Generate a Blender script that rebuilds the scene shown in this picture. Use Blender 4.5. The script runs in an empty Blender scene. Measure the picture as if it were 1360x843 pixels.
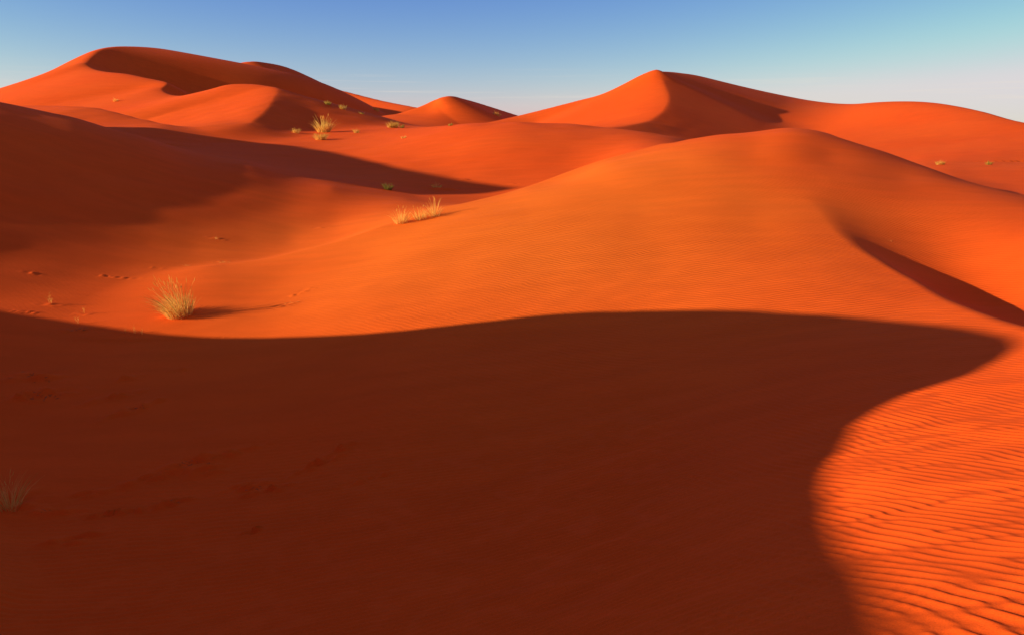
import math
import numpy as np

# ------------------------------------------------------------------ camera
F_PX, CX, CY, W_PX = 1058.0, 680.0, 421.5, 1360.0
PITCH = math.atan((CY - 165.0) / F_PX)          # eye looks slightly down; horizon just under the far crests
CP, SP = math.cos(PITCH), math.sin(PITCH)
SUN_AZ, SUN_EL = math.radians(12.0), math.radians(15.0)   # from the left, a little behind the viewer
PX_, PY_ = math.cos(SUN_AZ), math.sin(SUN_AZ)   # direction in which the shadows run over the sand
TAN_EL = math.tan(SUN_EL)


def at(px, py, Y):
    """a surveyed point: sight line through (px, py) of the photograph, Y metres ahead of the eye -> x, y, z"""
    u, v = (px - CX) / F_PX, (CY - py) / F_PX
    k = Y / (CP + v * SP)
    return np.array([u * k, Y, (-SP + v * CP) * k])


def project(P):
    P = np.asarray(P, float)
    d = P[..., 1] * CP - P[..., 2] * SP
    return CX + F_PX * P[..., 0] / d, CY - F_PX * (P[..., 1] * SP + P[..., 2] * CP) / d


# ------------------------------------------------------------------ the rolling sand near the viewer: a smooth surface through surveyed points
SURVEY = [
    # hollow and the rippled slope at the viewer's feet
    (1360, 843, 2.5), (1180, 843, 2.65), (1000, 843, 3.3), (700, 843, 5), (350, 843, 6.8), (0, 843, 8),
    (1360, 700, 4.15), (1180, 700, 4.5), (1000, 700, 5.4), (700, 700, 8), (350, 700, 9.8), (0, 700, 10.5),
    (1360, 600, 6.3), (1180, 600, 6.8), (1000, 600, 8.2), (700, 600, 11), (350, 600, 12.3), (0, 600, 12.5),
    (1360, 500, 9.6), (1180, 500, 10.2), (1000, 500, 12), (700, 500, 13.7), (350, 500, 14.8), (0, 500, 15),
    (1350, 450, 11.8), (1200, 430, 13.6), (1020, 415, 15.3), (850, 412, 16.4), (700, 420, 16.4), (600, 430, 16.3), (400, 447, 16.4), (200, 440, 17), (0, 415, 17.8),
    (238, 420, 18.2), (100, 380, 20.5), (0, 360, 21), (300, 352, 22.9), (200, 350, 22.9), (100, 360, 22),
    # the big hill
    (420, 350, 22.2), (500, 350, 21.6), (600, 350, 20.9), (700, 350, 20.2), (850, 350, 19.2), (1000, 350, 18.5), (1100, 350, 18.3), (1200, 372, 16.8), (1110, 312, 21), (1270, 404, 14.4), (1330, 428, 12.6), (1360, 385, 15.6), (1300, 362, 17.7), (1230, 338, 19.7),
    (420, 328, 23.6), (520, 302, 24.6), (600, 300, 24.8), (700, 300, 24.3), (850, 300, 23.4), (1000, 300, 22.8), (1100, 300, 22.6), (1200, 300, 22.6), (1300, 300, 22.6), (1360, 300, 22.5), (1360, 340, 19.3), (1280, 340, 19.5),
    (800, 260, 27), (900, 240, 27.2), (1000, 220, 30.4), (1100, 230, 29.9), (1200, 250, 28.1),
    (580, 283, 26.6), (640, 267, 28), (700, 250, 29.4), (800, 215, 32), (900, 188, 34.5), (960, 178, 36), (1040, 171, 37), (1100, 178, 36.5), (1180, 203, 34), (1240, 225, 31), (1300, 245, 28.5), (1360, 263, 26.5),
    # the long left-hand dune
    (0, 137, 34.5), (100, 155, 36), (190, 181, 36.2), (330, 216.5, 36.5), (440, 247.5, 35), (540, 263, 35), (610, 271, 34), (540, 284, 31),
    # valley floor behind it and the low hill in the middle
    (250, 187, 59), (380, 196, 56), (500, 221, 49), (600, 240, 45), (690, 251, 42),
    (600, 212, 50), (690, 205, 48.5), (690, 180, 54), (690, 161, 61), (620, 165.5, 61), (560, 177, 60), (760, 164, 61), (830, 171, 60), (905, 184, 57), (800, 190, 52), (500, 190, 59),
    (430, 196, 60), (428, 180, 67), (520, 168, 78), (480, 184, 66), (350, 181, 67), (250, 176, 72),
    # low crest beyond the big hill on the right
    (1225, 216.5, 54), (1300, 219, 51), (1380, 222.5, 48), (1300, 236, 46), (1370, 245, 42),
]
# points no sight line reaches: x, y, z
HIDDEN = [
    (0, 0, -1.62), (2.5, 0, -1.5), (6, 2, -1.5), (-3, 2, -3.6), (-8, 4, -4.8), (-16, 8, -4.6), (0, -6, -1.2), (0, -20, 6.5), (-14, -22, 9.5), (-28, -26, 10), (14, -22, 5), (-7, -8, -1.5), (10, -8, -0.6), (-14, -9, 0), (14, 6, -2.2), (14, 14, -1.7), (20, 20, -2.2), (26, 30, -3.0),  # high sand behind the viewer is added to block sky and deepen the hollow's shade
    (-30, 19, -3.4), (-20, 18.5, -4.0), (-45, 30, 0), (-40, 52, 0.0), (-27, 42, 0.4), (-21, 43, -1.1), (-17, 43, -1.8), (-13, 42.5, -2.4), (-27, 35, 2.4), (-30, 0, -4.5), (40, 0, -2), (0, -45, 1), (-60, -30, -4), (60, 40, -4),
    (13, 45, -3.6), (4, 41, -3.8), (18, 41, -3.6), (-1.2, 36, -3.7), (0.5, 36, -3.8), (22, 36, -3.5), (-15, 53, -2.2), (-9.5, 45, -3.0), (-4.5, 38, -3.6), (-24, 58, -1.4),
    (1, 72, -1.2), (10, 70, -1.5), (-8, 90, -0.6), (6, 95, -1.5), (30, 80, -3.2), (45, 80, -3.2), (30, 62, -3.4), (20, 60, -3.0), (-40, 75, -0.5), (-55, 80, 0.0), (-40, 100, 0.3), (-70, 110, 1.5), (-20, 130, 0.5), (10, 130, -1.0), (60, 130, -1), (40, 160, -2),
    (0, 260, -6), (120, 200, -6), (-150, 200, -4), (90, 70, -5), (-110, 60, -3), (0, -150, -6), (150, -50, -6), (-150, -60, -6), (0, 700, -14), (500, 300, -14), (-500, 300, -14), (0, -600, -14), (500, -300, -14), (-500, -300, -14),
    (0, 1800, -22), (1500, 900, -22), (-1500, 900, -22), (0, -1800, -22), (1500, -900, -22), (-1500, -900, -22),
]


def warp(x, y):
    """log-radial map: keeps near and far detail at a like scale"""
    r = np.hypot(x, y)
    k = np.log1p(r / 2.5) / np.maximum(r, 1e-9)
    return x * k, y * k


class ThinPlate:
    def __init__(self, pts, lam=0.0):
        self.X, self.Yv = warp(pts[:, 0], pts[:, 1])
        n = len(pts)
        d2 = (self.X[:, None] - self.X) ** 2 + (self.Yv[:, None] - self.Yv) ** 2
        K = self.k(d2) + np.diag(np.broadcast_to(lam, n))
        P = np.c_[np.ones(n), self.X, self.Yv]
        A = np.block([[K, P], [P.T, np.zeros((3, 3))]])
        s = np.linalg.solve(A, np.r_[pts[:, 2], np.zeros(3)])
        self.w, self.c = s[:n], s[n:]

    @staticmethod
    def k(d2):
        return 0.5 * d2 * np.log(d2 + 1e-12)

    def __call__(self, x, y):
        X, Yv = warp(x, y)
        out = self.c[0] + self.c[1] * X + self.c[2] * Yv
        for i in range(len(self.w)):
            out += self.w[i] * self.k((X - self.X[i]) ** 2 + (Yv - self.Yv[i]) ** 2)
        return out


def _stiff(p):
    if p[:2] in CRESTS:
        return 0.006
    return 0.3 if p[0] <= 340 and 150 < p[1] < 320 else 0.10


CRESTS = {(580, 283), (640, 267), (700, 250), (800, 215), (900, 188), (960, 178), (1040, 171), (1100, 178), (1180, 203), (1240, 225), (1300, 245), (1360, 263),
          (0, 137), (100, 155), (190, 181), (330, 216.5), (440, 247.5), (540, 263), (690, 161), (620, 165.5), (760, 164), (830, 171), (905, 184), (1225, 216.5), (1300, 219), (1380, 222.5)}


def long_dune(x, y):
    """face of the left-hand dune: slopes down to the right, ever more gently towards its foot"""
    q = -7.0 - x
    rise = np.where(q < 0, 0.12 * q, np.where(q < 8, 0.16 * q + 0.0105 * q * q, 1.952 + 0.318 * (q - 8)))
    return -3.84 + rise + np.where(y < 31, 0.2 * (y - 29), 0.4 + 0.1 * (y - 31))


FACE = [(px, Y) for px in (-60, 0, 50, 100, 150, 200, 260, 330, 390, 450) for Y in (25, 27, 29, 31, 33) if Y >= 25 + max(0, px - 300) / 60]
FACE = [((px - CX) / F_PX / 0.985 * Y, Y) for px, Y in FACE]
HIDDEN += [(fx, fy, float(long_dune(np.array(fx), fy))) for fx, fy in FACE]
_pts = np.array([at(*p) for p in SURVEY] + [np.array(p, float) for p in HIDDEN])
base_surface = ThinPlate(_pts, lam=np.array([_stiff(p) for p in SURVEY] + [0.05] * len(HIDDEN)))


# ------------------------------------------------------------------ dunes with a crest: crest line, a slope on either hand
def smooth_line(P, n=12):
    P = np.asarray(P, float)
    t = np.r_[0, np.cumsum(np.maximum(np.linalg.norm(np.diff(P[:, :2], axis=0), axis=1), 1e-6) ** 0.5)]
    out = []
    m = np.zeros_like(P)
    for i in range(len(P)):
        a, b = max(i - 1, 0), min(i + 1, len(P) - 1)
        m[i] = (P[b] - P[a]) / (t[b] - t[a])
    for i in range(len(P) - 1):
        h = t[i + 1] - t[i]
        s = np.linspace(0, 1, n, endpoint=False)[:, None]
        out.append((2 * s**3 - 3 * s**2 + 1) * P[i] + (s**3 - 2 * s**2 + s) * h * m[i] + (-2 * s**3 + 3 * s**2) * P[i + 1] + (s**3 - s**2) * h * m[i + 1])
    out.append(P[-1:])
    return np.vstack(out)


def along(x, y, C):
    """distance to the line C, which side of it, and C's further columns blended along it"""
    A, D = C[:-1, :2], np.diff(C[:, :2], axis=0)
    L2 = (D * D).sum(1) + 1e-12

    def seg(i):
        t = np.clip(((x - A[i, 0]) * D[i, 0] + (y - A[i, 1]) * D[i, 1]) / L2[i], 0, 1)
        ex, ey = x - A[i, 0] - t * D[i, 0], y - A[i, 1] - t * D[i, 1]
        return t, ex, ey, np.sqrt(ex * ex + ey * ey + 1e-9)

    d = np.full(x.shape, 1e9)
    for i in range(len(D)):
        d = np.minimum(d, seg(i)[3])
    tau = 0.12 * d + 0.05
    sw = np.zeros_like(x)
    acc = np.zeros((C.shape[1] - 1,) + x.shape)
    for i in range(len(D)):
        t, ex, ey, di = seg(i)
        wt = np.exp(-(di - d) / tau) * math.sqrt(L2[i])
        sw += wt
        acc[0] += wt * (D[i, 0] * ey - D[i, 1] * ex) / (math.sqrt(L2[i]) * di)
        for j in range(2, C.shape[1]):
            acc[j - 1] += wt * (C[i, j] + t * (C[i + 1, j] - C[i, j]))
    return d, acc / sw


def ridge(x, y, crest, round_l=1.0, round_r=0.3, brow=None):
    """height of a dune whose crest runs along crest = [(px, py, Y, slope left, slope right) ...] (left/right of the way it is listed)"""
    C = smooth_line([np.r_[at(*c[:3]), c[3], c[4]] for c in crest])
    d, (side, zc, sl, sr) = along(x, y, C)
    w = np.clip(side * 0.5 + 0.5, 0, 1)
    w = w * w * (3 - 2 * w)                          # 1 on the left hand
    slope = sr + (sl - sr) * w
    rr = round_r + (round_l - round_r) * w
    dd = np.sqrt(d * d + rr * rr) - rr
    drop = slope * dd
    if brow:                                         # the right-hand face steepens beyond its brow
        e = d - brow
        drop = drop + (1 - w) * 0.13 * (np.sqrt(e * e + 16) + e - (math.sqrt(brow * brow + 16) - brow))
    return zc - drop


# name, crest, rounding left/right, blend radius with what lies under it, (y range) where it is evaluated
DUNES = [
    ("back", [(270, 97, 285, .5, .3), (300, 89, 275, .5, .3), (328, 82.5, 268, .5, .33), (348, 83, 276, .4, .45), (380, 90, 292, .4, .45), (420, 108, 315, .4, .45), (450, 120, 330, .4, .4)], 2, 1, .6),
    ("back", [(400, 111, 255, .4, .35), (440, 118, 242, .4, .32), (500, 133, 220, .4, .25), (550, 143, 200, .4, .2)], 2, 2, .6),
    ("big_left", [(-60, 138, 126, .3, .22), (0, 122, 126, .3, .22), (40, 109, 126, .35, .24), (80, 94, 126, .4, .3), (100, 84.5, 126.5, .5, .42)], 2, 3, .8),
    ("big_left", [(112, 85, 119, .45, .5), (121, 75, 124, .52, .45), (135, 65.5, 130, .52, .33), (160, 62, 136, .5, .235), (205, 64, 146, .4, .18), (245, 71, 156, .4, .17), (280, 79, 166, .4, .18), (305, 87, 174, .4, .21), (350, 99, 188, .4, .3), (400, 116, 205, .6, .6)], 1.5, .4, .5, 24.0),
    ("big_left", [(112, 85, 119, .55, .4), (124, 92, 115.5, .55, .36), (143, 96, 112, .55, .32), (168, 98.5, 109, .55, .3), (195, 104, 106, .55, .3), (215, 108, 104, .55, .3),
                  (221, 111, 102, .55, .28), (214, 118, 99.5, .55, .25), (220, 124, 97, .55, .24), (235, 127.5, 95, .5, .24), (255, 126.5, 93.5, .5, .24), (283, 120, 92, .5, .25), (303, 113.5, 91.5, .5, .3), (322, 112, 91, .5, .3), (345, 113, 90, .55, .3), (366, 118, 87.5, .29, .28), (363, 129, 82, .29, .25), (350, 148, 74.5, .34, .2), (331, 163.5, 69, .32, .12)], .25, 1.5, .4),
    ("big_left", [(364, 118, 88, .3, .3), (385, 125, 94, .25, .22), (412, 135, 101, .22, .27), (440, 150, 108, .2, .33), (480, 164, 114, .15, .3)], 1, .4, .4),
    ("big_left", [(30, 141, 78, .35, .15), (75, 141, 75, .4, .16), (115, 142.5, 72, .45, .16), (150, 149, 70, .45, .16), (185, 158, 68, .42, .14), (218, 165.5, 66, .3, .1)], .3, 1.5, .4),
    ("small_middle", [(530, 152, 118, .2, .15), (565, 140, 121, .25, .18), (580, 132, 122, .3, .2), (596, 128, 122, .3, .4), (612, 131, 128, .3, .45), (640, 139, 138, .3, .45), (690, 155, 155, .3, .4)], 1, .4, .6),
    ("right", [(640, 166, 104, .3, .2), (690, 154, 110, .3, .25), (760, 136, 113, .3, .28), (820, 120, 113, .4, .32), (850, 105, 112, .5, .38), (872, 95, 110, .9, .9)], 1, 3, .8),
    ("right", [(872, 95, 110, .32, .5), (880, 110, 105, .32, .33), (886, 130, 97, .34, .22), (881, 145, 90, .38, .2), (862, 160, 83, .38, .16), (830, 167.5, 77, .35, .12), (790, 171, 72, .25, .1)], .3, 2, .5),
    ("right", [(872, 95.2, 110, .8, .6), (885, 95.6, 117, .5, .36), (900, 97, 124, .5, .32), (930, 102, 138, .3, .28), (1000, 121, 170, .3, .19), (1060, 137, 200, .3, .15), (1120, 146, 225, .3, .1)], 1, .4, .6),
    ("far_right", [(1085, 152, 165, .3, .15), (1122, 143, 140, .35, .2), (1160, 137, 122, .4, .27), (1200, 135, 112, .4, .27), (1240, 137, 104, .45, .27), (1290, 146, 94, .45, .25), (1345, 161, 83, .4, .2), (1440, 176, 72, .3, .18)], 1, 4, 3.0),
]

# the wind-cut edge of the big hill's long left shoulder
HILL_CREST = [(300, 352, 22.9, .3, .2), (360, 343, 23.4, .34, .2), (420, 329.5, 24.1, .36, .2), (480, 312, 24.9, .38, .2), (515, 299, 25.6, .4, .22), (580, 283, 27, .4, .22), (640, 267, 28.4, .4, .22), (700, 250, 29.8, .4, .22), (800, 215, 32.3, .36, .25), (880, 192, 34, .3, .3)]

# out-of-frame dune on the left whose shadow lies over the hollow: crest height (H) along u, s metres up-sun
CASTER = (
    [-12.0, -4.0, 0.0, 1.4, 2.4, 2.84, 3.7, 4.63, 5.52, 6.19, 7.43, 8.15, 8.59, 9.09, 9.41, 9.93, 10.88, 11.95, 13.11, 14.15, 14.84, 15.4, 15.81, 16.08, 16.18, 16.35, 16.68, 17.19, 17.7, 18.19, 18.79, 19.48, 19.97, 20.27, 22.0, 24.0, 28.0, 34.0, 37.5, 39.0, 40.3, 42.2, 44.2, 46.8, 51.0, 57.6, 62.0, 65.0, 66.0, 70.0, 80.0],
    [-3.0, -2.0, -1.2, -1.15, -1.42, -1.53, -1.72, -1.88, -1.98, -1.98, -1.82, -1.47, -1.02, -0.73, -0.59, -0.5, -0.62, -0.83, -1.13, -1.5, -1.85, -2.19, -2.54, -2.97, -3.32, -3.78, -4.25, -4.72, -5.13, -5.51, -5.82, -6.09, -6.29, -6.42, -6.7, -6.6, -6.3, -5.3, -3.6, -2.0, -0.83, -1.15, -1.34, -1.54, -1.72, -2.0, -2.5, -3.2, -3.7, -7.0, -15.0],
    [-20.0, -20.0, -20.0, -20.0, -20.0, -20.0, -20.0, -20.0, -20.0, -20.0, -20.0, -20.0, -20.0, -20.0, -20.0, -20.0, -20.4, -21.0, -21.6, -22.1, -22.4, -22.7, -22.9, -23.0, -23.1, -23.2, -23.3, -23.6, -23.8, -24.1, -24.4, -24.7, -25.0, -25.1, -25.8, -26.5, -28.0, -34.3, -38.0, -46.0, -46.0, -46.0, -46.0, -46.0, -46.0, -46.0, -46.0, -46.0, -46.0, -46.0, -46.0],
)



def smax(a, b, k):
    h = np.clip(0.5 + 0.5 * (a - b) / k, 0, 1)
    return b + (a - b) * h + k * h * (1 - h)


def scoop(x, y):
    """wind-scoured dip on the right flank of the big hill"""
    C = smooth_line([np.r_[at(*c)[:2], i / 8.0] for i, c in enumerate([(1050, 272, 25.6), (1080, 290, 23.6), (1110, 312, 21.2), (1150, 335, 19.2), (1200, 365, 17.2), (1270, 404, 14.4), (1330, 428, 12.6), (1380, 445, 11.4), (1450, 470, 9.5)])])
    d, (side, tt) = along(x, y, C)
    raw, d = d, d * np.clip(side, 0, 1)                       # left of the line = towards the hill's far flank
    amp = SCOOP_A * np.clip((tt - 0.02) / 0.42, 0, 1) ** 1.0
    e = np.clip((raw - 2.5) / 5.5, 0, 1)
    amp = amp * (1 - e * e * (3 - 2 * e))
    q = d / SCOOP_W
    q = np.sqrt(q * q + 0.05) - 0.2236
    return -amp * 3.3 * q * np.exp(-q * 1.2) * np.clip(1.6 - q * 0.25, 0, 1) / 1.0


SCOOP_A, SCOOP_W = 1.05, 3.1


def caster(x, y):
    s = x * PX_ + y * PY_
    u = -x * PY_ + y * PX_
    us, hs, ss = CASTER
    S = np.interp(u, us, ss)
    H = np.interp(u, us, hs) - TAN_EL * S
    d = s - S
    r = 0.5
    dd = np.sqrt(d * d + r * r) - r
    return H - np.where(d > 0, 0.7, 0.3) * dd


def height(x, y, with_caster=True, own=False):
    x = np.asarray(x, float)
    y = np.asarray(y, float)
    z = base_surface(x, y)
    near = (y > 2) & (y < 70) & (x > -6) & (x < 50)
    if near.any():
        z[near] += scoop(x[near], y[near])
    near = (y > 17) & (y < 48) & (x > -16) & (x < 12)
    if near.any():
        z[near] = smax(ridge(x[near], y[near], HILL_CREST, 0.4, 2.0), z[near], 0.25)
    owner = np.zeros(x.shape, int)
    names = ["ground"]
    far = (y > 55) & (y < 400) & (np.abs(x) < 190)
    if far.any():
        xf, yf = x[far], y[far]
        zf = z[far]
        of = owner[far]
        for name, crest, rl, rr, k, *brow in DUNES:
            if name not in names:
                names.append(name)
            q = np.array([at(*c[:3]) for c in crest])
            reach = 62.0
            m = (xf > q[:, 0].min() - reach) & (xf < q[:, 0].max() + reach) & (yf > q[:, 1].min() - reach) & (yf < q[:, 1].max() + reach)
            h = np.full(xf.shape, -99.0)
            h[m] = ridge(xf[m], yf[m], crest, rl, rr, *brow)
            of = np.where(h > zf, names.index(name), of)
            zf = smax(h, zf, k)
        z[far] = zf
        owner[far] = of
    if with_caster and CASTER is not None:
        m = (x < -3) & (y < 75) & (x < -0.6 * y) & (np.hypot(x, y) < 170)
        h = caster(x[m], y[m])
        names.append("shade")
        owner[m] = np.where(h > z[m], len(names) - 1, owner[m])
        z[m] = smax(h, z[m], 0.5)
    return (z, owner, names) if own else z


def grid_z(x, y, size, n=15):
    """height of the sand near (x, y), read from a small table"""
    g = np.linspace(-size, size, n)
    X, Y2 = np.meshgrid(x + g, y + g)
    T = height(X.ravel(), Y2.ravel())
    T = (T + relief(X.ravel(), Y2.ravel(), T)).reshape(X.shape)

    def f(xx, yy):
        i, j = np.clip((yy - y + size) / (2 * size) * (n - 1), 0, n - 1.001), np.clip((xx - x + size) / (2 * size) * (n - 1), 0, n - 1.001)
        a, b = int(i), int(j)
        u, v = i - a, j - b
        return float((T[a, b] * (1 - v) + T[a, b + 1] * v) * (1 - u) + (T[a + 1, b] * (1 - v) + T[a + 1, b + 1] * v) * u)
    return f


def hit(px, py, y0=1.5, y1=260, n=1400):
    """first point of the sand on the sight line(s)"""
    px, py = np.atleast_1d(px).astype(float), np.atleast_1d(py).astype(float)
    Y = np.exp(np.linspace(math.log(y0), math.log(y1), n))
    u, v = (px - CX) / F_PX, (CY - py) / F_PX
    k = Y[None] / (CP + v * SP)[:, None]
    X = u[:, None] * k
    Z = (-SP + v * CP)[:, None] * k
    YY = np.broadcast_to(Y, X.shape)
    T = height(X.ravel(), YY.ravel()).reshape(X.shape)
    below = Z <= T
    i = np.where(below.any(1), below.argmax(1), n - 1)
    i0 = np.maximum(i - 1, 0)
    r = np.arange(len(px))
    g0, g1 = (Z - T)[r, i0], (Z - T)[r, i]
    f = np.clip(g0 / np.where(g0 - g1 == 0, 1, g0 - g1), 0, 1)
    Yh = Y[i0] + f * (Y[i] - Y[i0])
    kk = Yh / (CP + v * SP)
    return np.c_[u * kk, Yh, (-SP + v * CP) * kk]

# ------------------------------------------------------------------ fine relief of the sand
rng = np.random.default_rng(7)


def ripple_field(x, y, lam, crest_deg, spread, bw, n=36, seed=1):
    """wind ripples: phase of a narrow band of waves, so that crests fork and end as real ones do"""
    g = np.random.default_rng(seed)
    a = math.radians(crest_deg) + math.pi / 2 + g.normal(0, math.radians(spread), n)
    k = 2 * math.pi / (lam * (1 + g.normal(0, bw, n)))
    ph = g.uniform(0, 2 * math.pi, n)
    re = np.zeros(x.shape, np.float32)
    im = np.zeros(x.shape, np.float32)
    for i in range(n):
        p = (k[i] * (math.cos(a[i]) * x + math.sin(a[i]) * y) + ph[i])
        p = np.mod(p, 2 * math.pi).astype(np.float32)
        re += np.cos(p)
        im += np.sin(p)
    env = np.sqrt(re * re + im * im) / math.sqrt(n)
    c, s = re / (env * math.sqrt(n) + 1e-6), im / (env * math.sqrt(n) + 1e-6)
    c2, s2 = c * c - s * s, 2 * s * c
    return (c + 0.15 * c2 + 0.10 * s2) * np.clip(env * 1.35, 0, 1)


def noise2(x, y, lam, n=24, seed=3, stretch=1.0, deg=0.0):
    g = np.random.default_rng(seed)
    ca, sa = math.cos(math.radians(deg)), math.sin(math.radians(deg))
    xx, yy = (ca * x + sa * y) / stretch, -sa * x + ca * y
    out = np.zeros(x.shape)
    for i in range(n):
        a, k = g.uniform(0, 2 * math.pi), 2 * math.pi / lam * g.uniform(0.5, 1.5)
        out += np.cos(k * (math.cos(a) * xx + math.sin(a) * yy) + g.uniform(0, 2 * math.pi))
    return out / math.sqrt(n / 2)


def step(a, b, v):
    t = np.clip((v - a) / (b - a), 0, 1)
    return t * t * (3 - 2 * t)


# little heaps and scuffs of blown sand: px, py of their place, length, width, height, turn
SCUFFS = [(40, 503, 1.3, .35, .05, 5), (60, 522, 1.2, .25, .05, 8), (30, 530, .9, .2, .04, 0), (170, 502, .7, .16, .04, 18), (150, 527, 1.0, .18, .05, 25), (180, 542, 1.1, .18, .06, 35), (240, 490, .5, .12, .03, 10),
          (255, 615, 1.0, .3, .06, 22), (275, 625, .9, .25, .05, 25), (300, 605, 1.1, .16, .04, 25), (230, 628, .8, .2, .04, 18), (330, 645, .7, .22, .05, 12), (355, 652, .9, .14, .04, 8), (425, 615, .9, .16, .05, 32), (455, 596, .6, .15, .04, 25), (490, 635, .9, .12, .03, 12),
          (118, 655, .6, .2, .04, 15), (180, 640, .7, .2, .04, 25), (228, 668, .6, .14, .05, 15), (160, 680, 1.2, .12, .04, 3), (100, 716, .8, .22, .06, 10), (335, 706, .4, .1, .03, 10), (20, 668, .9, .4, .1, 0), (70, 678, .8, .18, .04, 0),
          (238, 419, .8, .45, .09, 10), (70, 405, .6, .2, .04, 5), (110, 418, .6, .16, .04, 5), (110, 440, 1.1, .22, .07, 12), (25, 415, .5, .16, .04, 0), (40, 416, .5, .16, .04, 0), (175, 443, .9, .16, .04, 3),
          (290, 318, .7, .16, .05, 4), (300, 348, .7, .14, .04, 6), (205, 355, .5, .12, .04, 0), (165, 369, .9, .14, .05, 8), (140, 366, .5, .12, .04, 0), (43, 362, .5, .12, .04, 3), (380, 405, .7, .14, .04, 35), (395, 390, .8, .12, .04, 35), (405, 384, .5, .1, .03, 20),
          (585, 252, 2.0, .6, .16, 3), (570, 249, 1.2, .4, .1, 0), (618, 239, .8, .3, .08, 0), (430, 303, .8, .2, .05, 5), (685, 245, .6, .25, .06, 0)]


PLACES = []


def relief(x, y, z):
    r = np.hypot(x, y)
    out = np.zeros_like(z)
    m = r < 90
    xm, ym, rm = x[m], y[m], r[m]
    o = 0.010 * noise2(xm, ym, 2.6, seed=5, stretch=1.6, deg=20) * step(1, 6, rm) + 0.012 * noise2(xm, ym, 9.0, seed=6, stretch=1.5, deg=30) * step(8, 20, rm)
    o += 0.0022 * noise2(xm, ym, 0.55, seed=8, stretch=2.0, deg=15) * (1 - step(14, 26, rm))
    out[m] += o
    m = r < 16
    xm, ym, rm = x[m], y[m], r[m]
    right = step(-0.6, 1.6, xm - 0.20 * ym)                       # the firm rippled slope on the right
    fade = 1 - step(10.0, 15.5, rm)
    patch = 0.75 + 0.25 * np.clip(noise2(xm, ym, 1.1, seed=11), -1, 1)
    big = ripple_field(xm, ym, 0.100, -80, 6.5, 0.09, seed=21) * 0.0082
    fine = ripple_field(xm, ym, 0.10, -3, 4, 0.08, seed=22) * 0.0100
    out[m] += (big * right * patch + fine * (1 - right)) * fade
    if not PLACES:
        PLACES.extend(hit([q[0] for q in SCUFFS], [q[1] for q in SCUFFS]))
    for (px, py, L, Wd, H, deg), c in zip(SCUFFS, PLACES):
        m = (np.abs(x - c[0]) < 3 * L) & (np.abs(y - c[1]) < 3 * L)
        if not m.any():
            continue
        a = math.radians(deg)
        ex, ey = x[m] - c[0], y[m] - c[1]
        p, q = ex * math.cos(a) + ey * math.sin(a), -ex * math.sin(a) + ey * math.cos(a)
        g = np.exp(-(p / L * 2.2) ** 2 - (q / Wd * 2.0) ** 2)
        n = noise2(ex, ey, Wd * 0.9, seed=int(px + py), stretch=2.5, deg=deg)
        out[m] += (1.8 * H if py > 460 else 0.6 * H) * g * np.clip(0.45 + 0.55 * n, -0.25, 1.4)
    return out


# ------------------------------------------------------------------ blender
import bpy
import random
from mathutils import Vector

scene = bpy.context.scene
col = scene.collection
random.seed(4)


def tag(o, label, cat=None, group=None, kind=None):
    o["label"] = label
    if cat:
        o["category"] = cat
    if group:
        o["group"] = group
    if kind:
        o["kind"] = kind
    return o


# ---- materials
def nodes(name):
    m = bpy.data.materials.new(name)
    m.use_nodes = True
    nt = m.node_tree
    for n in list(nt.nodes):
        nt.nodes.remove(n)
    out = nt.nodes.new("ShaderNodeOutputMaterial")
    return m, nt, out


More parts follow.
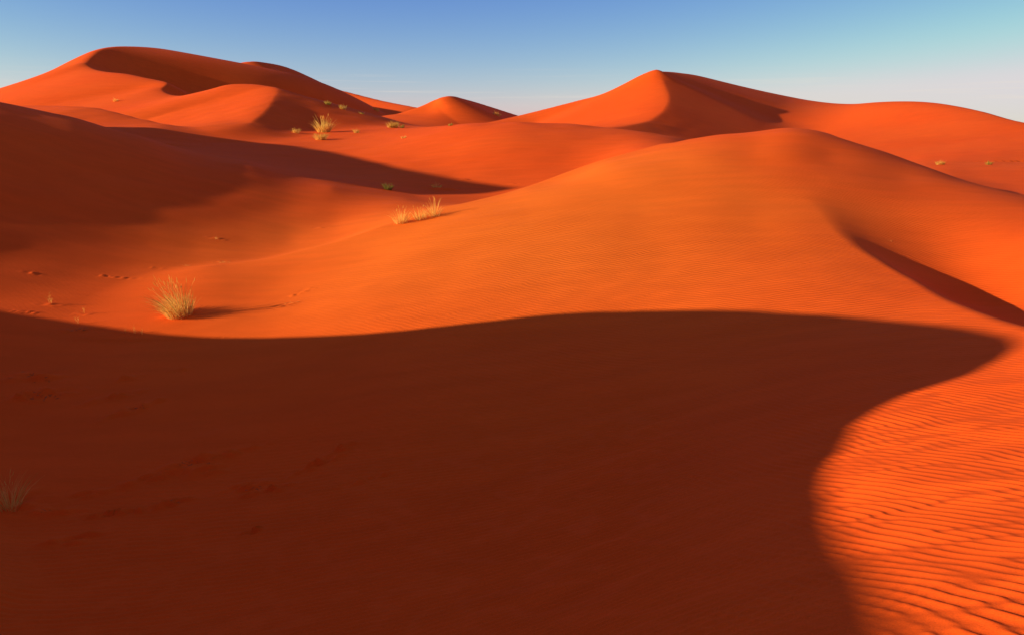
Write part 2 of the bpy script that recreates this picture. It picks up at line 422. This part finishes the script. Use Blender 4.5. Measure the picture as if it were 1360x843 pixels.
def sand_material():
    m, nt, out = nodes("red_sand")
    N = nt.nodes.new
    L = nt.links.new
    b = N("ShaderNodeBsdfPrincipled")
    L(b.outputs[0], out.inputs[0])
    b.inputs["Roughness"].default_value = 0.88
    b.inputs["Specular IOR Level"].default_value = 0.03
    geo = N("ShaderNodeNewGeometry")

    def noise(scale, detail=3, rough=0.55, vec=None, dist=0.0):
        n = N("ShaderNodeTexNoise")
        n.inputs["Scale"].default_value = scale
        n.inputs["Detail"].default_value = detail
        n.inputs["Roughness"].default_value = rough
        n.inputs["Distortion"].default_value = dist
        L(vec or geo.outputs["Position"], n.inputs["Vector"])
        return n.outputs["Fac"]

    def ramp(fac, stops):
        r = N("ShaderNodeValToRGB")
        r.color_ramp.elements[0].position, r.color_ramp.elements[0].color = stops[0]
        r.color_ramp.elements[1].position, r.color_ramp.elements[1].color = stops[-1]
        for p, c in stops[1:-1]:
            e = r.color_ramp.elements.new(p)
            e.color = c
        L(fac, r.inputs[0])
        return r.outputs[0]

    def math_(op, a, b_=None, clamp=False):
        n = N("ShaderNodeMath")
        n.operation = op
        n.use_clamp = clamp
        for i, v in enumerate((a, b_)):
            if v is None:
                continue
            if isinstance(v, (int, float)):
                n.inputs[i].default_value = v
            else:
                L(v, n.inputs[i])
        return n.outputs[0]

    def mix(fac, a, b_):
        n = N("ShaderNodeMix")
        n.data_type = "RGBA"
        if isinstance(fac, (int, float)):
            n.inputs[0].default_value = fac
        else:
            L(fac, n.inputs[0])
        for i, v in ((6, a), (7, b_)):
            if isinstance(v, tuple):
                n.inputs[i].default_value = v
            else:
                L(v, n.inputs[i])
        return n.outputs[2]

    # colour: broad drifts of paler and redder grain, fine grain speckle
    broad = ramp(noise(0.09, 4, 0.6), [(0.35, (*SAND_A, 1)), (0.66, (*SAND_B, 1))])
    mp = N("ShaderNodeMapping")
    mp.inputs["Rotation"].default_value = (0, 0, math.radians(28))
    mp.inputs["Scale"].default_value = (0.35, 1.6, 1.0)
    L(geo.outputs["Position"], mp.inputs["Vector"])
    streak = ramp(noise(1.3, 5, 0.6, mp.outputs[0]), [(0.38, (0.96, 0.955, 0.95, 1)), (0.62, (1.03, 1.03, 1.03, 1))])
    grain = ramp(noise(160, 2, 0.7), [(0.3, (0.80, 0.78, 0.76, 1)), (0.7, (1.16, 1.18, 1.2, 1))])

    def mul(a, b_):
        n = N("ShaderNodeMix")
        n.data_type = "RGBA"
        n.blend_type = "MULTIPLY"
        n.inputs[0].default_value = 1
        L(a, n.inputs[6])
        L(b_, n.inputs[7])
        return n.outputs[2]

    # the flank of the big hill carries a paler, more orange grain than the flats around it
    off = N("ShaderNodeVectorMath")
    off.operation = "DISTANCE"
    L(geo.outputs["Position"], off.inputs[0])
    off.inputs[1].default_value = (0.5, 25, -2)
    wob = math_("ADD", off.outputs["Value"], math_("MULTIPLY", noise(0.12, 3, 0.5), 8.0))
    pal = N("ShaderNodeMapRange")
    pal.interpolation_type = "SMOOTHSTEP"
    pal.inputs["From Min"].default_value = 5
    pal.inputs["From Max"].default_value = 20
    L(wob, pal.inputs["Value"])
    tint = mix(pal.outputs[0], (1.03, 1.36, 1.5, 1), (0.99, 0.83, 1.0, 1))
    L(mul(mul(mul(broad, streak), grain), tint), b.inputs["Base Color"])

    # relief too fine for the mesh: ripples on the middle ground, grain everywhere
    dist = N("ShaderNodeVectorMath")
    dist.operation = "LENGTH"
    L(geo.outputs["Position"], dist.inputs[0])
    far = N("ShaderNodeMapRange")
    far.interpolation_type = "SMOOTHSTEP"
    far.inputs["From Min"].default_value = 10
    far.inputs["From Max"].default_value = 15
    L(dist.outputs["Value"], far.inputs["Value"])

    def wave(lam, deg, distort, seed):
        mm = N("ShaderNodeMapping")
        mm.inputs["Rotation"].default_value = (0, 0, math.radians(deg))
        mm.inputs["Location"].default_value = (seed, seed * 0.7, 0)
        L(geo.outputs["Position"], mm.inputs["Vector"])
        w = N("ShaderNodeTexWave")
        w.wave_type = "BANDS"
        w.bands_direction = "Y"
        w.wave_profile = "SIN"
        w.inputs["Scale"].default_value = 0.314 / lam
        w.inputs["Distortion"].default_value = distort
        w.inputs["Detail"].default_value = 2
        w.inputs["Detail Scale"].default_value = 0.55 * lam / 0.1
        w.inputs["Detail Roughness"].default_value = 0.6
        L(mm.outputs[0], w.inputs["Vector"])
        return w.outputs["Fac"]

    w1 = wave(0.125, 38, 6.0, 3.1)
    patch = ramp(noise(0.16, 2, 0.5), [(0.36, (0.25, 0.25, 0.25, 1)), (0.6, (1, 1, 1, 1))])
    sx = N("ShaderNodeSeparateXYZ")
    L(geo.outputs["Position"], sx.inputs[0])
    side = N("ShaderNodeMapRange")                       # the wind works the flank of the big hill hardest
    side.interpolation_type = "SMOOTHSTEP"
    side.inputs["From Min"].default_value = -7
    side.inputs["From Max"].default_value = 3
    side.inputs["To Min"].default_value = 0.08
    L(sx.outputs[0], side.inputs["Value"])
    rip = math_("MULTIPLY", math_("MULTIPLY", math_("MULTIPLY", w1, patch), far.outputs[0]), side.outputs[0])
    b1 = N("ShaderNodeBump")
    b1.inputs["Strength"].default_value = 1.0
    b1.inputs["Distance"].default_value = 0.006
    L(rip, b1.inputs["Height"])
    b2 = N("ShaderNodeBump")
    b2.inputs["Strength"].default_value = 0.5
    b2.inputs["Distance"].default_value = 0.004
    L(noise(60, 4, 0.7), b2.inputs["Height"])
    L(b1.outputs[0], b2.inputs["Normal"])
    L(b2.outputs[0], b.inputs["Normal"])
    return m


SAND_A, SAND_B = (0.80, 0.098, 0.0062), (0.82, 0.114, 0.0080)


def blade_material(name, c_low, c_high):
    m, nt, out = nodes(name)
    N, L = nt.nodes.new, nt.links.new
    oi = N("ShaderNodeNewGeometry")
    mixc = N("ShaderNodeMix")
    mixc.data_type = "RGBA"
    L(oi.outputs["Random Per Island"], mixc.inputs[0])
    mixc.inputs[6].default_value = (*c_low, 1)
    mixc.inputs[7].default_value = (*c_high, 1)
    d, t, s = N("ShaderNodeBsdfDiffuse"), N("ShaderNodeBsdfTranslucent"), N("ShaderNodeMixShader")
    L(mixc.outputs[2], d.inputs[0])
    L(mixc.outputs[2], t.inputs[0])
    s.inputs[0].default_value = 0.42
    L(d.outputs[0], s.inputs[1])
    L(t.outputs[0], s.inputs[2])
    L(s.outputs[0], out.inputs[0])
    return m


SAND = sand_material()
STRAW = blade_material("straw_grass", (0.80, 0.36, 0.05), (0.95, 0.60, 0.13))
GREEN = blade_material("green_grass", (0.17, 0.15, 0.02), (0.40, 0.27, 0.045))
OLIVE = blade_material("olive_grass", (0.46, 0.26, 0.03), (0.72, 0.45, 0.07))
TWIG = blade_material("dry_twig", (0.10, 0.055, 0.03), (0.30, 0.16, 0.07))

# ------------------------------------------------------------------ the sand sheet, one object per dune
def build_sand():
    edge = math.radians(39.5)
    th_in = np.linspace(-edge, edge, N_COL)
    th_left = np.linspace(-math.radians(150), -edge, 230)[:-1]
    th_rest = np.linspace(edge, math.radians(210), 70)[1:-1]
    th = np.r_[th_left, th_in, th_rest]                   # from behind on the left round to behind on the right
    ratio = lambda a, b, q: np.exp(np.arange(math.log(a), math.log(b), q))
    rr = np.r_[ratio(0.25, 1.5, 0.12), ratio(1.5, 14, R_NEAR), ratio(14, 75, R_MID), ratio(75, 400, 0.0065), ratio(400, 2600, 0.05)]
    R, T = np.meshgrid(rr, th, indexing="ij")
    x, y = R * np.sin(T), R * np.cos(T)
    z, owner, names = height(x.ravel(), y.ravel(), own=True)
    z = z.reshape(x.shape)
    owner = owner.reshape(x.shape)
    z = z + relief(x, y, z)
    P = np.stack([x, y, z], -1)
    a = np.empty_like(P)
    a[1:-1] = P[2:] - P[:-2]
    a[0], a[-1] = P[1] - P[0], P[-1] - P[-2]
    Pw = np.concatenate([P[:, -1:], P, P[:, :1]], 1)
    b = Pw[:, 2:] - Pw[:, :-2]
    Nn = np.cross(b, a)
    Nn /= np.linalg.norm(Nn, axis=-1, keepdims=True)
    Nn *= np.sign(Nn[..., 2:])
    nr, nc = x.shape
    # who owns a face
    own = owner[:-1].copy()

    def inside(poly):
        q = np.array(poly)
        X, Y2 = x[:-1], y[:-1]
        res = np.zeros(X.shape, bool)
        j = len(q) - 1
        for i in range(len(q)):
            c = ((q[i, 1] > Y2) != (q[j, 1] > Y2)) & (X < (q[j, 0] - q[i, 0]) * (Y2 - q[i, 1]) / (q[j, 1] - q[i, 1] + 1e-12) + q[i, 0])
            res ^= c
            j = i
        return res

    g = lambda pts: [tuple(p[:2]) for p in hit([q[0] for q in pts], [q[1] for q in pts])]
    crest = [at(*q)[:2] for q in ((1360, 263, 27.5), (1300, 245, 29.6), (1240, 225, 32), (1180, 203, 35), (1100, 178, 37.6), (1040, 171, 38.2), (960, 178, 37.2), (900, 188, 35.8), (800, 215, 33.2), (700, 250, 30.6), (640, 267, 29), (580, 283, 27.6), (520, 296, 25.6))]
    hill = g([(330, 347), (380, 380), (500, 405), (700, 414), (1000, 422), (1200, 436), (1330, 440)]) + [(16, 12), (26, 22)] + [tuple(c) for c in crest] + g([(420, 330)])
    base = [names.index("ground")]
    isb = own == 0
    own[isb & inside(hill)] = 100
    leftd = g([(330, 346), (200, 352), (100, 356), (10, 366)]) + [(-30, 20), (-34, 34), (-27, 46)] + g([(110, 160), (190, 182), (330, 214), (440, 248), (540, 262), (606, 270)]) + [tuple(c) for c in crest[-3:]]
    own[isb & (own == 0) & inside(leftd)] = 101
    mid = g([(690, 246), (600, 228), (520, 205), (500, 185), (560, 179), (620, 167), (690, 163)]) + [(6, 66), (13, 62), (20, 55), (15, 46), (6, 42)]
    own[isb & (own == 0) & inside(mid)] = 102
    labels = [
        (0, "sand_ground", "rippled red sand of the shaded hollow, the lit slope and the flats between the dunes"),
        (100, "sand_dune", "broad sunlit orange hill in the middle, its crest falling off to the right"),
        (101, "sand_dune", "long dark dune at the left edge with its face in shade"),
        (102, "sand_dune", "low rounded orange rise behind the crest with the grass row"),
        (names.index("big_left"), "sand_dune", "tallest dune on the left with a sharp curling crest and dark slip face"),
        (names.index("back"), "sand_dune", "farthest dune behind the tall left one, lit along its top"),
        (names.index("small_middle"), "sand_dune", "small pointed dune on the skyline between the two high ones"),
        (names.index("right"), "sand_dune", "pointed dune right of centre, left face lit and right face dark"),
        (names.index("far_right"), "sand_dune", "rounded bright red dune on the skyline at the right edge"),
        (names.index("shade"), "sand_dune", "high dune beside the viewer whose shadow fills the hollow"),
    ]
    idx = np.arange(nr * nc).reshape(nr, nc)
    nxt = np.roll(idx, -1, 1)
    F = np.stack([idx[:-1], nxt[:-1], nxt[1:], idx[1:]], -1)
    Pf, Nf = P.reshape(-1, 3), Nn.reshape(-1, 3)
    for code, name, label in labels:
        faces = F[own == code]
        if not len(faces):
            print("no faces", label)
            continue
        used, inv = np.unique(faces, return_inverse=True)
        inv = inv.reshape(-1, 4)
        v, n = Pf[used], Nf[used]
        me = bpy.data.meshes.new(name)
        tri = None
        if code == 0:                                      # close the sheet under the viewer's feet
            ring = np.searchsorted(used, idx[0])
            v = np.vstack([v, [[0, 0, Pf[idx[0], 2].mean()]]])
            n = np.vstack([n, [[0, 0, 1]]])
            tri = np.stack([np.full(nc, len(v) - 1), np.roll(ring, -1), ring], -1)
        nq = len(inv)
        nt_ = 0 if tri is None else len(tri)
        me.vertices.add(len(v))
        me.vertices.foreach_set("co", v.astype(np.float32).ravel())
        loops = inv.ravel() if tri is None else np.r_[inv.ravel(), tri.ravel()]
        me.loops.add(len(loops))
        me.loops.foreach_set("vertex_index", loops.astype(np.int32))
        me.polygons.add(nq + nt_)
        me.polygons.foreach_set("loop_start", np.r_[np.arange(nq) * 4, nq * 4 + np.arange(nt_) * 3].astype(np.int32))
        me.polygons.foreach_set("loop_total", np.r_[np.full(nq, 4), np.full(nt_, 3)].astype(np.int32))
        me.polygons.foreach_set("use_smooth", np.ones(nq + nt_, bool))
        me.update(calc_edges=True)
        at_ = me.attributes.new("custom_normal", "FLOAT_VECTOR", "POINT")
        at_.data.foreach_set("vector", n.astype(np.float32).ravel())
        me.materials.append(SAND)
        o = bpy.data.objects.new(name, me)
        col.objects.link(o)
        tag(o, label, "dune" if name == "sand_dune" else "sand", "sand dunes" if name == "sand_dune" else None, "structure")


N_COL, R_NEAR, R_MID = 760, 0.0030, 0.0042
import time
_t = time.time()
build_sand()
print("sand built", round(time.time() - _t, 1))


# ------------------------------------------------------------------ grass
class Strips:
    def __init__(self):
        self.v, self.f = [], []

    def blade(self, p, d, length, width, bend, droop, seg=5, tip=0.15):
        """a tapering curved leaf from p along d, bowing sideways by bend and down by droop"""
        d = d.normalized()
        side = d.cross(Vector((random.uniform(-1, 1), random.uniform(-1, 1), random.uniform(-.3, .3)))).normalized()
        i0 = len(self.v)
        for k in range(seg + 1):
            t = k / seg
            c = p + d * (length * t) + bend * (length * t * t) - Vector((0, 0, 1)) * (droop * length * t * t * t)
            w = width * (1 - (1 - tip) * t ** 1.5) * 0.5
            self.v += [c - side * w, c + side * w]
        for k in range(seg):
            a = i0 + 2 * k
            self.f.append((a, a + 1, a + 3, a + 2))

    def head(self, p, d, length, width):
        """seed head: two crossed leaf shapes"""
        d = d.normalized()
        s = d.cross(Vector((random.uniform(-1, 1), random.uniform(-1, 1), 0.2))).normalized()
        u = d.cross(s)
        for q in (s, u):
            i = len(self.v)
            self.v += [p, p + d * length * .4 + q * width, p + d * length, p + d * length * .4 - q * width]
            self.f.append((i, i + 1, i + 2, i + 3))

    def build(self, name, mat, parent=None, origin=None):
        me = bpy.data.meshes.new(name)
        o0 = origin or Vector((0, 0, 0))
        me.from_pydata([v - o0 for v in self.v], [], self.f)
        me.materials.append(mat)
        o = bpy.data.objects.new(name, me)
        col.objects.link(o)
        if parent:
            o.parent = parent
        else:
            o.location = o0
        return o


def tuft(label, px, py, h_px, w_px, dry=0, green=0, olive=0, stalks=0, lean=0.0, spread=1.0, wmin=0.0, cat="grass tuft", group="grass tufts on the dunes", name="grass_tuft", squash=1.0):
    """a clump of grass rooted at the sand seen at (px, py), h_px tall and w_px wide in the photograph"""
    c = hit(px, py)[0]
    m = c[1] / F_PX * 1.02
    H, Wd = h_px * m, w_px * m
    sand_z = grid_z(c[0], c[1], max(Wd, H))
    root = bpy.data.objects.new(name, None)
    root.empty_display_size = 0.2
    col.objects.link(root)
    root.location = c
    tag(root, label, cat, group)
    bw = max(0.004, m * 0.5, wmin)
    sets = (("dry_blades", dry, STRAW, 1.0), ("green_blades", green, GREEN, 1.05), ("olive_blades", olive, OLIVE, 1.0))
    for nm, n, mat, hs in sets:
        if not n:
            continue
        S = Strips()
        for i in range(n):
            a = random.uniform(0, 2 * math.pi)
            q = math.sqrt(random.random())
            rx, ry = math.cos(a) * q * Wd * 0.30, math.sin(a) * q * min(Wd, 1.4 * H) * 0.30
            bx, by = c[0] + rx, c[1] + ry
            p = Vector((rx, ry, sand_z(bx, by) - c[2] - 0.02 * H))
            out = Vector((math.cos(a), math.sin(a), 0)) * (0.16 + 0.62 * q) * spread
            ln = H * random.uniform(0.6, 1.25) * (1.15 - 0.40 * q) * hs
            if nm == "dry_blades" and green:
                ln *= 0.72
            d = Vector((lean * 0.5, 0, 1)) + out * 0.55 + Vector((random.gauss(0, .12), random.gauss(0, .12), 0))
            bend = Vector((lean, 0, 0)) * random.uniform(0.2, 1) + out * random.uniform(0.1, 0.55)
            S.blade(p, d, ln, bw * random.uniform(0.7, 1.3), bend, random.uniform(0.05, 0.4) * spread)
        S.build(nm, mat, root)
    if stalks:
        S = Strips()
        for i in range(stalks):
            a = random.uniform(0, 2 * math.pi)
            rx, ry = math.cos(a) * Wd * 0.25 * random.random(), math.sin(a) * Wd * 0.2 * random.random()
            p = Vector((rx, ry, sand_z(c[0] + rx, c[1] + ry) - c[2] - 0.02 * H))
            d = Vector((rx / Wd * 0.8 + lean * 0.4, random.gauss(0, .1), 1))
            ln = H * random.uniform(0.8, 1.12)
            b = Vector((random.gauss(lean * .3, .12), random.gauss(0, .1), 0))
            S.blade(p, d, ln, bw * 0.8, b, 0.05, tip=0.5)
            e = p + d.normalized() * ln + b * ln - Vector((0, 0, .05 * ln))
            S.head(e - Vector((0, 0, ln * .05)), d + b * 2, ln * 0.2, bw * 0.9)
        S.build("seed_stalks", STRAW, root)
    return root


tuft("big golden grass tussock with green tips and long dark shadow on the sunlit strip", 238, 419, 47, 58, dry=430, green=80, stalks=36, lean=-0.34)
G_ROW = "grass clumps in a row on the hill crest"
tuft("low golden grass clump at the lower left end of the row on the hill crest", 533, 296, 20, 28, dry=110, stalks=6, group=G_ROW)
tuft("short golden grass clump in the middle of the row on the hill crest", 558, 291, 18, 24, dry=90, stalks=4, group=G_ROW)
tuft("grass clump with one tall pale stalk, right end of the row on the hill crest", 577, 287, 23, 22, dry=60, stalks=5, group=G_ROW)
tuft("dark green grass tuft standing alone in the valley shadow", 515, 253, 11, 15, green=120)
tuft("flat brown grass clump on scuffed sand in the valley shadow", 580, 251, 8, 20, dry=25, olive=20, spread=1.4)
G_FAR = "small tufts among the far dunes"
tuft("tall spiky golden bush, the rear one of the pair below the left dunes", 430, 176, 20, 26, dry=130, olive=60, stalks=12, group=G_FAR)
tuft("rounded golden bush, the front one of the pair below the left dunes", 426, 186, 12, 22, dry=110, olive=60, spread=1.2, group=G_FAR)
tuft("small sparse golden tuft to the left of the pair of bushes", 393, 177, 8, 14, dry=60, olive=10, group=G_FAR)
tuft("small green tuft on the sunlit ledge, left of its pale neighbour", 435, 139.5, 6, 11, green=30, olive=40, group=G_FAR)
tuft("small pale olive tuft on the sunlit ledge, at the rim of the dark slope", 455, 145.5, 7, 12, dry=30, olive=40, group=G_FAR)
tuft("tiny flat olive tuft on orange sand below the sunlit ledge", 480, 152, 3, 8, olive=30, green=10, group=G_FAR)
tuft("pale green tuft at the right tip of the tall dune's shadow", 499, 147, 4.5, 12, olive=40, dry=15, group=G_FAR)
tuft("wide yellow bush with a straight dark shadow to its right", 522, 170, 9.5, 20, dry=60, olive=120, group=G_FAR)
tuft("small dark green tuft touching the right side of the wide yellow bush", 534, 170, 6, 6, green=40, group=G_FAR)
tuft("thin yellow tuft between the pair of bushes and the wide bush", 473, 177, 7, 9, dry=30, olive=25, group=G_FAR)
tuft("faint pale tuft on the left shoulder of the low middle rise", 536, 184, 4, 10, dry=25, olive=10, group=G_FAR)
tuft("small dark olive tuft on the rim of the low middle rise", 598, 167.5, 4, 9, green=30, olive=20, group=G_FAR)
tuft("golden tuft on the right slope of the small pointed skyline dune", 660, 154, 5.5, 12, dry=30, olive=40, group=G_FAR)
tuft("wide golden tuft on the low crest before the bright red dune", 1248, 219, 6.5, 17, dry=70, olive=40, group=G_FAR)
tuft("small olive tuft on the low crest near the right edge", 1313, 219, 6, 10, green=20, olive=45, group=G_FAR)
tuft("pale tuft on the lit lower slope of the tall left dune", 154, 135, 4.5, 10, dry=45, group=G_FAR)
tuft("shaded brown grass bush at the left edge of the dark hollow", 14, 674, 52, 44, dry=70, olive=40, stalks=10, lean=0.1, group=None)

# ---- dry sprigs and twigs
def sprig(label, px, py, h_px, w_px, n, mat=None, flat=0.0, group="dry sprigs on the lit sand", name="dry_sprig"):
    c = hit(px, py)[0]
    m = c[1] / F_PX * 1.02
    H, Wd = h_px * m, w_px * m
    sand_z = grid_z(c[0], c[1], max(Wd, H))
    S = Strips()
    o0 = Vector(c)
    for i in range(n):
        rx = random.uniform(-.5, .5) * Wd * (0.7 if flat else 0.5)
        ry = random.uniform(-.3, .3) * Wd * 0.5
        p = Vector((c[0] + rx, c[1] + ry, sand_z(c[0] + rx, c[1] + ry) - 0.01))
        a = random.uniform(0, 2 * math.pi)
        d = Vector((math.cos(a) * (0.15 + flat * 3), math.sin(a) * (0.15 + flat * 3), 1))
        ln = H * random.uniform(.5, 1.05) * (1 + flat * 2)
        S.blade(p, d, ln, max(0.004, m * (0.75 if mat is TWIG else 0.3)), Vector((random.gauss(0, .2), random.gauss(0, .15), 0)), random.uniform(0, .3), tip=.4)
        if not flat:
            for k in range(3):
                q = p + d.normalized() * ln * random.uniform(.3, .9)
                e = d + Vector((random.uniform(-1, 1), random.uniform(-1, 1), 0))
                S.blade(q, e, ln * random.uniform(.15, .35), max(.003, m * .25), Vector((0, 0, 0)), 0.1, seg=3)
    o = S.build(name, mat or STRAW, None, o0)
    return tag(o, label, "dry twigs" if flat else "sprig", group)


sprig("forked dry sprig on lit sand near the left edge", 67, 403, 16, 12, 7)
sprig("thin upright sprig standing on lit sand, right of the forked one", 111, 417, 12, 6, 4)
sprig("tall bent sprig at the edge of the shadow, below the upright one", 103, 431, 17, 8, 4)
G_ST = "three sprigs at the shadow's edge"
sprig("left of three thin sprigs standing at the shadow's edge", 168, 442, 11, 5, 4, group=G_ST)
sprig("middle one of three thin sprigs standing at the shadow's edge", 179, 443, 12, 5, 4, group=G_ST)
sprig("right, shortest one of three thin sprigs at the shadow's edge", 189, 444, 9, 8, 6, group=G_ST)
sprig("pale curled twig ring on the sand behind the big tussock", 248, 353, 3, 9, 8, flat=.5)
G_TW = "flat litter of dry twigs on the sand"
for lab, px, py, w, n, mt in [
    ("dark litter lying at the shadow's edge left of the three sprigs", 105, 440, 34, 16, TWIG),
    ("straw litter on the sand where the lit strip meets the big hill", 300, 349, 18, 12, STRAW),
    ("straw litter on the shaded dune face above the lit strip", 288, 319, 12, 9, STRAW),
    ("slanting straw litter on lit sand beyond the tussock's shadow", 385, 402, 22, 10, STRAW),
    ("dark twigs lying low beside the shaded bush at the left edge", 62, 679, 40, 12, TWIG),
    ("tangled twigs on a small heap in the bottom left of the hollow", 98, 717, 26, 16, TWIG),
    ("long streak of dark twigs in the hollow, lower one of two at the far left", 55, 528, 62, 26, TWIG),
    ("long streak of dark twigs in the hollow, upper one of two at the far left", 45, 503, 80, 30, TWIG),
    ("short dark twigs on a sand lump, right of the streaks at the far left", 182, 541, 34, 16, TWIG),
    ("dark twigs strewn along a low sand ridge left of the middle of the hollow", 262, 617, 70, 30, TWIG),
    ("small knot of dark twigs right of the ridge with strewn twigs", 338, 648, 40, 18, TWIG),
    ("pale twig scrap lying alone in the middle of the dark hollow", 454, 597, 14, 6, STRAW),
    ("short twigs on the sand right of the heap with tangled twigs", 228, 669, 24, 8, TWIG),
    ("pale straw scrap by the dark dip on the right of the big hill", 1184, 322, 8, 6, STRAW),
]:
    sprig(lab, px, py, 3, w, n, mt, flat=.6, group=G_TW, name="twig_litter")

# ------------------------------------------------------------------ sky, sun, camera
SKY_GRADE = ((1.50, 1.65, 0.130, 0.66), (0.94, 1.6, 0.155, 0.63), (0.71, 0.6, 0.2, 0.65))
w = bpy.data.worlds.new("World")
scene.world = w
w.use_nodes = True
nt = w.node_tree
bg = nt.nodes["Background"]
sky = nt.nodes.new("ShaderNodeTexSky")
sky.sky_type = "NISHITA"
sky.sun_disc = False
sky.sun_elevation = SUN_EL
sky.sun_rotation = math.atan2(-PX_, -PY_)
sky.altitude = 700
sky.air_density = 1.0
sky.dust_density = 0.3
sky.ozone_density = 4.5
# the evening sky is a little steeper and creamier towards the horizon than the plain model
sep = nt.nodes.new("ShaderNodeSeparateColor")
com = nt.nodes.new("ShaderNodeCombineColor")
nt.links.new(sky.outputs[0], sep.inputs[0])
for i, (gain, power, fill_floor, top) in enumerate(SKY_GRADE):
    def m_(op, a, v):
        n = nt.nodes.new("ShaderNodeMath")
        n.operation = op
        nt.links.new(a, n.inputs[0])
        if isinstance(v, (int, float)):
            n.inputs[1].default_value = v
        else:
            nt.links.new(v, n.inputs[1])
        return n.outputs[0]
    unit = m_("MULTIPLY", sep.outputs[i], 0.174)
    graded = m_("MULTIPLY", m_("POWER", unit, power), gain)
    graded = m_("MAXIMUM", graded, fill_floor)                 # added floor lifts the unseen zenith to brighten the shaded sand
    soft = nt.nodes.new("ShaderNodeMath")                # keeps the horizon from burning out
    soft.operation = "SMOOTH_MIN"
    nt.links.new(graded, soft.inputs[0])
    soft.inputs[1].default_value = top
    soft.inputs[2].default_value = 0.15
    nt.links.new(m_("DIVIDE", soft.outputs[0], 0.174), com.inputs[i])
# a few thin wisps of cloud low over the horizon
tc = nt.nodes.new("ShaderNodeTexCoord")
mp_ = nt.nodes.new("ShaderNodeMapping")
mp_.inputs["Scale"].default_value = (5, 5, 210)
nz = nt.nodes.new("ShaderNodeTexNoise")
nz.inputs["Scale"].default_value = 1.0
nz.inputs["Detail"].default_value = 5
nz.inputs["Roughness"].default_value = 0.6
nt.links.new(tc.outputs["Generated"], mp_.inputs[0])
nt.links.new(mp_.outputs[0], nz.inputs["Vector"])
wisp = nt.nodes.new("ShaderNodeMapRange")
wisp.interpolation_type = "SMOOTHSTEP"
wisp.inputs["From Min"].default_value = 0.54
wisp.inputs["From Max"].default_value = 0.72
nt.links.new(nz.outputs["Fac"], wisp.inputs["Value"])
sz = nt.nodes.new("ShaderNodeSeparateXYZ")
nt.links.new(tc.outputs["Generated"], sz.inputs[0])
low = nt.nodes.new("ShaderNodeMapRange")
low.interpolation_type = "SMOOTHSTEP"
low.inputs["From Min"].default_value = 0.075
low.inputs["From Max"].default_value = 0.02
nt.links.new(sz.outputs[2], low.inputs["Value"])
amt = m_("MULTIPLY", m_("MULTIPLY", wisp.outputs[0], low.outputs[0]), 0.45)
cl = nt.nodes.new("ShaderNodeMix")
cl.data_type = "RGBA"
nt.links.new(amt, cl.inputs[0])
nt.links.new(com.outputs[0], cl.inputs[6])
cl.inputs[7].default_value = (4.3, 3.85, 3.4, 1)
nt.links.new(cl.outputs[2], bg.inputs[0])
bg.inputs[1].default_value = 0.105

sd = bpy.data.lights.new("sun", "SUN")
sd.energy = 4.2
sd.angle = math.radians(0.4)
sd.color = (1.0, 0.93, 0.80)
so = bpy.data.objects.new("sun", sd)
col.objects.link(so)
to_sun = Vector((-PX_ * math.cos(SUN_EL), -PY_ * math.cos(SUN_EL), math.sin(SUN_EL)))
so.rotation_euler = to_sun.to_track_quat("Z", "Y").to_euler()
so.location = to_sun * 60

cd = bpy.data.cameras.new("camera")
cd.sensor_width = 36
cd.lens = 36 * F_PX / W_PX
cd.clip_start = 0.05
cd.clip_end = 8000
co = bpy.data.objects.new("camera", cd)
col.objects.link(co)
co.location = (0, 0, 0)
co.rotation_euler = (math.pi / 2 - PITCH, 0, 0)
scene.camera = co

scene.view_settings.view_transform = "Standard"
scene.view_settings.look = "None"
scene.view_settings.gamma = 1
scene.view_settings.exposure = 0.84
scene.cycles.max_bounces = 6
scene.cycles.diffuse_bounces = 4
